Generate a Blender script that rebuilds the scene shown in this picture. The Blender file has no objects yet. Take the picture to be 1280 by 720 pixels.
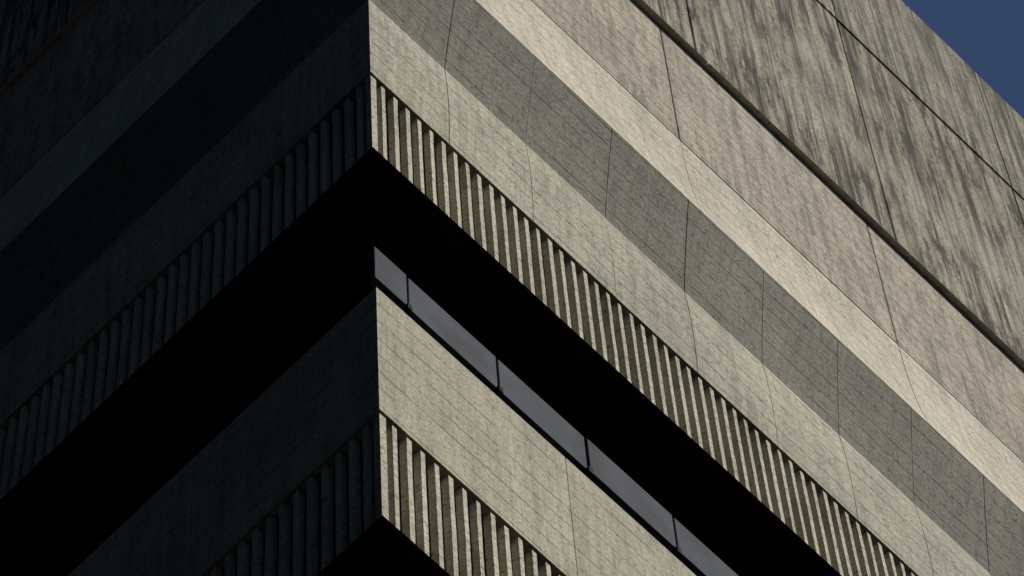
import bpy, math, random
from mathutils import Vector, Matrix
random.seed(4)
sc=bpy.context.scene
Z0=21.63            # height of the upper ribbed soffit above the ground
LX,LY=34.0,30.0     # lengths of the two street faces

# ------------------------------------------------------------------ materials
def N(nt,t,**k):
    n=nt.nodes.new(t)
    for a,b in k.items(): setattr(n,a,b)
    return n
def math_(nt,op,a,b=None,c=None,clamp=False):
    n=N(nt,'ShaderNodeMath',operation=op,use_clamp=clamp)
    for i,v in enumerate((a,b,c)):
        if v is None: continue
        if isinstance(v,(int,float)): n.inputs[i].default_value=v
        else: nt.links.new(v,n.inputs[i])
    return n.outputs[0]
def maprange(nt,v,a,b,c,d):
    n=N(nt,'ShaderNodeMapRange');nt.links.new(v,n.inputs[0])
    for i,x in enumerate((a,b,c,d)): n.inputs[i+1].default_value=x
    return n.outputs[0]
def mixc(nt,f,a,b,mode='MIX'):
    n=N(nt,'ShaderNodeMix',data_type='RGBA',blend_type=mode)
    for i,v in ((0,f),(6,a),(7,b)):
        if isinstance(v,(int,float)): n.inputs[i].default_value=v
        elif isinstance(v,tuple): n.inputs[i].default_value=(*v,1)
        else: nt.links.new(v,n.inputs[i])
    return n.outputs[2]
def noise(nt,vec,scale,detail=4,rough=.55):
    n=N(nt,'ShaderNodeTexNoise');n.inputs['Scale'].default_value=scale
    n.inputs['Detail'].default_value=detail;n.inputs['Roughness'].default_value=rough
    nt.links.new(vec,n.inputs['Vector']);return n.outputs['Fac']
def concrete(name,light,dark,stain=(.10,.095,.08),stain_amt=.3,streak=.3,lines=.35,bump=.5,grain=.35,thr=.45,heavy=None):
    m=bpy.data.materials.new(name);m.use_nodes=True;nt=m.node_tree
    bs=nt.nodes['Principled BSDF'];bs.inputs['Roughness'].default_value=.95
    bs.inputs['Specular IOR Level'].default_value=.08
    tc=N(nt,'ShaderNodeTexCoord').outputs['Object']
    sp=N(nt,'ShaderNodeSeparateXYZ');nt.links.new(tc,sp.inputs[0])
    u=math_(nt,'ADD',sp.outputs[0],sp.outputs[1]);z=sp.outputs[2]
    def uv(su,sz,off=0):
        c=N(nt,'ShaderNodeCombineXYZ')
        nt.links.new(math_(nt,'MULTIPLY',u,su),c.inputs[0]);nt.links.new(math_(nt,'MULTIPLY',z,sz),c.inputs[1])
        c.inputs[2].default_value=off;return c.outputs[0]
    big=noise(nt,tc,.9,5,.6)
    col=mixc(nt,maprange(nt,big,.35,.65,0,1),dark,light)
    # rain streaks
    st=noise(nt,uv(17,.38,3),1,7,.72);st2=noise(nt,uv(.9,.4,8),1,4,.6)
    area=maprange(nt,st2,.36,.58,.25,1)
    if heavy:   # dirt runs down from the upper edge of the course and gathers at its foot
        zt,zb=heavy
        top=maprange(nt,z,zt-2.6,zt,.0,1.0);foot=maprange(nt,z,zb,zb+1.5,1.0,0)
        area=math_(nt,'MULTIPLY',maprange(nt,st2,.33,.55,.35,1.15),math_(nt,'ADD',math_(nt,'MAXIMUM',top,foot),.5,clamp=True),clamp=True)
    sm=math_(nt,'MULTIPLY',maprange(nt,st,thr,thr+.14,0,1),area)
    col=mixc(nt,math_(nt,'MULTIPLY',sm,streak,clamp=True),col,stain)
    # speckled grime
    bl=noise(nt,uv(8,1.4,5),1,14,.85)
    blm=maprange(nt,bl,.49,.56,0,1)
    if heavy: blm=math_(nt,'MULTIPLY',blm,area)
    col=mixc(nt,math_(nt,'MULTIPLY',blm,stain_amt,clamp=True),col,stain)
    # board-mark lines: long, slightly wandering, fading in and out
    fr=math_(nt,'FRACT',math_(nt,'ADD',math_(nt,'MULTIPLY',z,6.1),math_(nt,'MULTIPLY',noise(nt,uv(.4,1.6,1),1,3),.8)))
    ln=maprange(nt,fr,0,.10,1,0)
    br=maprange(nt,noise(nt,uv(1.7,6,2),1,7,.8),.40,.54,0,1)
    lmask=math_(nt,'MULTIPLY',ln,br,clamp=True)
    col=mixc(nt,math_(nt,'MULTIPLY',lmask,lines),col,tuple(c*.25 for c in dark))
    # fine long scratches
    sc_=maprange(nt,noise(nt,uv(1.8,42,6),1,5,.7),.56,.66,0,1)
    col=mixc(nt,math_(nt,'MULTIPLY',sc_,lines*.6),col,tuple(c*.4 for c in dark))
    # grain and pits
    g=noise(nt,tc,60,3,.75)
    gm=maprange(nt,g,.32,.68,1-grain,1+grain*.6)
    gc=N(nt,'ShaderNodeCombineColor')
    for i in range(3): nt.links.new(gm,gc.inputs[i])
    col=mixc(nt,1.0,col,gc.outputs[0],'MULTIPLY')
    pit=maprange(nt,noise(nt,tc,38,2,.5),.60,.68,0,.65)
    col=mixc(nt,pit,col,tuple(c*.3 for c in dark))
    nt.links.new(col,bs.inputs['Base Color'])
    h=math_(nt,'ADD',math_(nt,'MULTIPLY',g,.6),math_(nt,'MULTIPLY',noise(nt,tc,22,4,.6),.6))
    h=math_(nt,'SUBTRACT',h,math_(nt,'MULTIPLY',lmask,.4))
    b=N(nt,'ShaderNodeBump');b.inputs['Strength'].default_value=bump;b.inputs['Distance'].default_value=.014
    nt.links.new(h,b.inputs['Height']);nt.links.new(b.outputs[0],bs.inputs['Normal'])
    return m
def plain(name,c,rough=.6,metal=0,amt=.25,scale=6,spec=.3):
    m=bpy.data.materials.new(name);m.use_nodes=True;nt=m.node_tree
    bs=nt.nodes['Principled BSDF'];bs.inputs['Roughness'].default_value=rough;bs.inputs['Metallic'].default_value=metal
    bs.inputs['Specular IOR Level'].default_value=spec
    tc=N(nt,'ShaderNodeTexCoord').outputs['Object']
    f=maprange(nt,noise(nt,tc,scale,5,.6),.3,.7,0,1)
    nt.links.new(mixc(nt,f,tuple(x*(1-amt) for x in c),tuple(x*(1+amt) for x in c)),bs.inputs['Base Color'])
    return m
M_low=concrete('concrete_pale',(.58,.55,.435),(.46,.44,.35),stain_amt=.25,streak=.3,lines=.75)
M_strip=concrete('concrete_shade_toned',(.28,.275,.225),(.21,.207,.17),stain_amt=.3,streak=.25,lines=.55)  # darker than its neighbours: shade of the outward splay put into the colour
M_mid=concrete('concrete_cream',(.72,.66,.535),(.60,.55,.445),stain_amt=.2,streak=.22,lines=.5,grain=.28)
M_pink=concrete('concrete_warm',(.55,.485,.385),(.43,.38,.305),stain_amt=.45,streak=.5,lines=.85,thr=.47)
M_stain=concrete('concrete_weathered',(.48,.43,.33),(.34,.305,.235),stain=(.040,.037,.030),stain_amt=.95,streak=1.0,lines=.3,grain=.5,thr=.45,heavy=(Z0+9.377,Z0+5.7))
M_top=concrete('concrete_parapet',(.42,.385,.305),(.29,.27,.215),stain=(.06,.056,.045),stain_amt=.75,streak=.95,lines=.15,grain=.45,heavy=(Z0+11.5,Z0+9.4))
M_rib=concrete('concrete_ribbed',(.66,.62,.49),(.51,.48,.385),stain_amt=.25,streak=.15,lines=0,bump=.5,grain=.4)
M_dark=plain('joint_recess',(.03,.029,.026),.95,spec=.05)
M_seam=plain('stained_seam',(.07,.068,.056),.95,spec=.05)
M_soffit=plain('soffit_shade_dark',(.022,.022,.022),.9,spec=.03)  # near black: deep shade under the overhangs put into the colour
M_glass=plain('dark_glazing',(.008,.009,.011),.25,0,.2,2,.2)
M_metal=plain('dark_metal_fascia',(.060,.070,.088),.8,.0,.35,4,.03)
M_ground=plain('asphalt',(.045,.045,.045),.9,0,.2,3,.1)
M_blocker=plain('sky_blocker_wall',(.008,.014,.019),1,0,.2,1,0)  # matte and near black so the added tower bounces little light
M_blocker_pane=plain('sky_blocker_panes',(.007,.011,.014),1,0,.2,2,0)  # panes of the added tower, without any reflection

# ------------------------------------------------------------------ mesh helper
class MB:
    def __init__(s): s.v=[];s.f=[]
    def hexa(s,p):   # 8 points: front quad (bl,br,tr,tl), back quad same order
        b=len(s.v);s.v+=[tuple(q) for q in p]
        for q in ((0,1,2,3),(5,4,7,6),(4,0,3,7),(1,5,6,2),(3,2,6,7),(4,5,1,0)): s.f.append(tuple(b+i for i in q))
    def quad(s,*p):
        b=len(s.v);s.v+=[tuple(q) for q in p];s.f.append(tuple(range(b,b+len(p))))
    def build(s,name,mat,parent,bevel=0):
        me=bpy.data.meshes.new(name);me.from_pydata(s.v,[],s.f);me.update()
        o=bpy.data.objects.new(name,me);sc.collection.objects.link(o);me.materials.append(mat);o.parent=parent
        import bmesh
        bm=bmesh.new();bm.from_mesh(me);bmesh.ops.recalc_face_normals(bm,faces=bm.faces);bm.to_mesh(me);bm.free()
        if bevel:
            md=o.modifiers.new('bevel','BEVEL');md.width=bevel;md.segments=1;md.limit_method='ANGLE'
        return o
bld=bpy.data.objects.new('concrete_office_building',None);sc.collection.objects.link(bld)
def P(side,t,o,z): return (t,-o,z+Z0) if side==0 else (-o,t,z+Z0)
TH=.05
def band(mb,o0,z0,o1,z1,joints,gap=.005,vb=0,vt=0,jseed=None):
    """clad band between (o0,z0) bottom and (o1,z1) top on both faces, mitred at the arris"""
    rr=random.Random(jseed) if jseed is not None else random
    for side,L in ((0,LX),(1,LY)):
        cuts=[None]+[j for j in joints[side] if j<L-.3]+[L]
        for a,b in zip(cuts[:-1],cuts[1:]):
            def t(v,o,end):
                if v is None: return -o
                return v+(gap/2 if not end else -gap/2)
            zb,zt=z0+vb,z1-vt
            pts=[];jit=rr.uniform(-.0015,.0015)
            for d in (0,TH):
                for (vv,o,z,e) in ((a,o0,zb,0),(b,o0,zb,1),(b,o1,zt,1),(a,o1,zt,0)):
                    oo=o-d+(jit if a is not None else 0)
                    pts.append(P(side,t(vv,oo,e),oo,z))
            mb.hexa(pts)
def curve(p0,p1,p2,n=6):
    """gently cambered profile from p0 to p2 bending towards p1"""
    out=[]
    for i in range(n+1):
        t=i/n
        out.append(tuple((1-t)**2*a+2*t*(1-t)*b+t*t*c for a,b,c in zip(p0,p1,p2)))
    return out
def bands(mb,prof,joints,gap,vb=0,vt=0,seed=1):
    for i,((o0,z0),(o1,z1)) in enumerate(zip(prof[:-1],prof[1:])):
        band(mb,o0,z0,o1,z1,joints,gap,vb if i==0 else 0,vt if i==len(prof)-2 else 0,jseed=seed)
def backing(mb,prof,dep=.022):
    for side,L in ((0,LX),(1,LY)):
        for (o0,z0),(o1,z1) in zip(prof[:-1],prof[1:]):
            mb.quad(P(side,-(o0-dep),o0-dep,z0),P(side,L,o0-dep,z0),P(side,L,o1-dep,z1),P(side,-(o1-dep),o1-dep,z1))
def ribs(mb,bk,z0,z1,o):
    per=.0745;dp=.036
    for side,L in ((0,LX),(1,LY)):
        bk.quad(P(side,-(o-dep_),o-dep_,z0),P(side,L,o-dep_,z0),P(side,L,o-dep_,z1),P(side,-(o-dep_),o-dep_,z1))
        t=.070
        while t<L-.1:
            w=.040+random.uniform(-.002,.002);tp=.009
            h=o-random.uniform(0,.003)
            n=4;prev=None
            for k in range(n+1):
                z=z0+(z1-z0-.012)*k/n
                a=t+random.uniform(-.0008,.0008);b=t+w+random.uniform(-.0008,.0008);hh=h+random.uniform(-.001,.001)
                ring=[P(side,a,o-dp-.002,z),P(side,a+tp*.8,hh,z),P(side,b-tp,hh,z),P(side,b,o-dp-.002,z)]
                if prev:
                    for i in range(3): mb.quad(prev[i],prev[i+1],ring[i+1],ring[i])
                else: mb.quad(*ring)
                prev=ring
            mb.quad(*prev)
            t+=per
    a=-o;b=.042
    mb.hexa([(a,a,z0+Z0),(b,a,z0+Z0),(b,a,z1-.012+Z0),(a,a,z1-.012+Z0),(a,b,z0+Z0),(b,b,z0+Z0),(b,b,z1-.012+Z0),(a,b,z1-.012+Z0)])
dep_=.034
# -------------------------------------------------------------- upper mass
jl=lambda s,a,L=36: [a+s*i for i in range(int((L-a)/s)+1)]
Jf=[jl(.53,.49),jl(.53,.51)]
Jm=[[.55]+jl(1.62,2.18),jl(1.6,.6)]
Jw=[[.94,2.52]+jl(1.61,4.12),jl(1.6,1.0)]
p_low=curve((0,.881),(.022,1.45),(.0,1.822))
p_st=curve((0,1.822),(.05,2.30),(.116,2.763),3)
p_mid=curve((.116,2.763),(.062,3.15),(.06,3.831))
low=MB();bands(low,p_low,Jf,.004,vb=.004,seed=1);low.build('fascia_band',M_low,bld)
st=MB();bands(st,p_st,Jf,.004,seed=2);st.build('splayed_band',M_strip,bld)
md=MB();bands(md,p_mid,Jm,.005,vt=.010,seed=3);md.build('cream_band',M_mid,bld)
pk=MB();band(pk,.06,3.831,.06,5.50,Jm,vb=.010,vt=.012,gap=.008);pk.build('board_marked_band',M_pink,bld,.003)
lg=MB();band(lg,.10,5.50,.045,5.68,Jw,vt=.0);lg.build('ledge_course',M_mid,bld,.004)
sn=MB();band(sn,.033,5.70,.033,9.377,Jw,vt=.03,gap=.012);sn.build('weathered_band',M_stain,bld,.004)
tp=MB();band(tp,.04,9.377,.04,11.468,Jw,gap=.012);tp.build('parapet_band',M_top,bld,.004)
bk=MB();backing(bk,p_low+p_st[1:]+p_mid[1:],.009);bk.build('seam_backing',M_seam,bld)
bk=MB();backing(bk,[(.06,3.80),(.06,5.5),(.045,5.686),(.033,5.69),(.033,9.377),(.03,11.45)]);bk.build('joint_backing',M_dark,bld)
rb=MB();rbk=MB();ribs(rb,rbk,0,.881,-.008)
sf=MB();bb=MB();lows=MB();gl=MB();fr=MB();mt=MB()
def soffit(z,s=.004,ins=1.6):
    sf.quad((s,s,z+Z0),(LX,s,z+Z0),(LX,ins,z+Z0),(ins,ins,z+Z0))
    sf.quad((s,s,z+Z0),(ins,ins,z+Z0),(ins,LY,z+Z0),(s,LY,z+Z0))
soffit(-.004)
nst=5
for k in range(nst):
    dz=-3.6*k
    zt,zm,zb=-1.531+dz,-2.70+dz,-3.6+dz
    band(lows,0,zm,0,zt,[jl(1.06,1.07),jl(1.06,1.04)],vb=.004,gap=.004)
    backing(bb,[(0,zm),(0,zt-.01)],.009)
    ribs(rb,rbk,zb,zm,-.008)
    soffit(zb-.004)
    sf.quad((.01,.01,zt-.008+Z0),(LX,.01,zt-.008+Z0),(LX,1.6,zt-.008+Z0),(1.6,1.6,zt-.008+Z0))
    sf.quad((.01,.01,zt-.008+Z0),(1.6,1.6,zt-.008+Z0),(1.6,LY,zt-.008+Z0),(.01,LY,zt-.008+Z0))
    zlo,zhi=-1.55+dz,-.006+dz
    for side,L in ((0,LX),(1,LY)):
        gl.quad(P(side,.55,-.55,zlo),P(side,L,-.55,zlo),P(side,L,-.55,zhi),P(side,.55,-.55,zhi))
        t=.55
        while t<L:
            fr.hexa([P(side,t,-.50,zlo),P(side,t+.05,-.50,zlo),P(side,t+.05,-.50,zhi),P(side,t,-.50,zhi),
                     P(side,t,-.56,zlo),P(side,t+.05,-.56,zlo),P(side,t+.05,-.56,zhi),P(side,t,-.56,zhi)])
            t+=1.06
    side,L=0,LX
    o=-.15;z1=-.60+dz;z0=-.93+dz
    cuts=[None]+jl(.53,.345,L-.5)+[L]
    for a,b in zip(cuts[:-1],cuts[1:]):
        A=lambda oo:(-oo if a is None else a+.006)
        e=random.uniform(-.004,.004) if a else 0
        mt.hexa([P(side,A(o),o+e,z0),P(side,b-.006,o+e,z0),P(side,b-.006,o+e,z1),P(side,A(o),o+e,z1),
                 P(side,A(o),o-.04,z0),P(side,b-.006,o-.04,z0),P(side,b-.006,o-.04,z1),P(side,A(o),o-.04,z1)])
        if a:
            fr.hexa([P(side,a-.012,o+.008,z0-.03),P(side,a+.012,o+.008,z0-.03),P(side,a+.012,o+.008,z0+.02),P(side,a-.012,o+.008,z0+.02),
                     P(side,a-.012,-.56,z0-.03),P(side,a+.012,-.56,z0-.03),P(side,a+.012,-.56,z0+.02),P(side,a-.012,-.56,z0+.02)])
rb.build('vertical_ribs',M_rib,bld);rbk.build('rib_backing',M_dark,bld)
lows.build('spandrel_panels',M_low,bld);bb.build('spandrel_backing',M_seam,bld)
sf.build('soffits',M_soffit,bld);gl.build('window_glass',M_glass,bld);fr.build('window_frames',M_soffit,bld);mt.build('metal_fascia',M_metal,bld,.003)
def box(mb,x0,x1,y0,y1,z0,z1):
    mb.hexa([(x0,y0,z0),(x1,y0,z0),(x1,y0,z1),(x0,y0,z1),(x0,y1,z0),(x1,y1,z0),(x1,y1,z1),(x0,y1,z1)])
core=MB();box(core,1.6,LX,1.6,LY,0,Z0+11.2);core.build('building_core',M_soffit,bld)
rf=MB();box(rf,.03,LX,.03,LY,Z0+11.2,Z0+11.44);rf.build('roof_slab',M_top,bld)

# unseen blocks added to keep the side street face and the ground in shade
nb=bpy.data.objects.new('added_sky_blocker',None);sc.collection.objects.link(nb)  # added tower, out of view: cuts sky light on the side street face
nw=MB();nwin=MB();H=84
box(nw,-40,-13,-16,90,0,H)
for i in range(22):
    for j in range(30):
        y=-14.5+j*3.4;z=2+i*3.7
        box(nwin,-13.02,-12.97,y,y+2.2,z,z+2.1)
nw.build('blocker_walls',M_blocker,nb);nwin.build('blocker_panes',M_blocker_pane,nb)
nb2=bpy.data.objects.new('added_street_shader',None);sc.collection.objects.link(nb2)  # added block, out of view: its shadow keeps the street ground dark
nw=MB();nwin=MB()
box(nw,-12,70,-50,-18,0,27)
for i in range(7):
    for j in range(24):
        x=-10.5+j*3.3;z=1.5+i*3.6
        box(nwin,x,x+1.6,-18.03,-17.98,z,z+2.0)
nw.build('blocker_walls',plain('street_shader_brick',(.09,.055,.045),.9,0,.25,3,.1),nb2);nwin.build('blocker_panes',M_glass,nb2)

# ground
g=MB();g.quad((-1500,-1500,0),(1500,-1500,0),(1500,1500,0),(-1500,1500,0));g.build('ground',M_ground,None)

# ------------------------------------------------------------------ light
s=Vector((.36,-.50,.79)).normalized()
sun=bpy.data.objects.new('sun',bpy.data.lights.new('sun','SUN'));sc.collection.objects.link(sun)
sun.data.energy=5;sun.data.angle=math.radians(.5);sun.data.color=(1,.95,.86)
sun.rotation_euler=s.to_track_quat('Z','Y').to_euler()
w=bpy.data.worlds.new("World");sc.world=w;w.use_nodes=True;nt=w.node_tree
sky=nt.nodes.new('ShaderNodeTexSky');sky.sky_type='NISHITA';sky.sun_disc=False;sky.altitude=2200
sky.sun_elevation=math.asin(s.z);sky.sun_rotation=math.atan2(s.x,s.y);sky.air_density=1;sky.dust_density=.1;sky.ozone_density=4
nt.links.new(sky.outputs[0],nt.nodes['Background'].inputs[0]);nt.nodes['Background'].inputs[1].default_value=.053
sc.view_settings.view_transform='Standard';sc.view_settings.look='None';sc.view_settings.exposure=0

# ------------------------------------------------------------------ camera
C=Vector((-5.6801,-5.4893,-20.0274+Z0));yaw,pit,rol,f=.7004,1.1654,-.0889,6337.1
F=Vector((math.cos(pit)*math.cos(yaw),math.cos(pit)*math.sin(yaw),math.sin(pit)))
R=Vector((math.sin(yaw),-math.cos(yaw),0));U=R.cross(F)
R2=R*math.cos(rol)+U*math.sin(rol);U2=-R*math.sin(rol)+U*math.cos(rol)
cam=bpy.data.objects.new("Camera",bpy.data.cameras.new("Camera"));sc.collection.objects.link(cam);sc.camera=cam
cam.matrix_world=Matrix(((R2.x,U2.x,-F.x,C.x),(R2.y,U2.y,-F.y,C.y),(R2.z,U2.z,-F.z,C.z),(0,0,0,1)))
cam.data.sensor_width=36;cam.data.lens=f/1280*36;cam.data.clip_end=5000
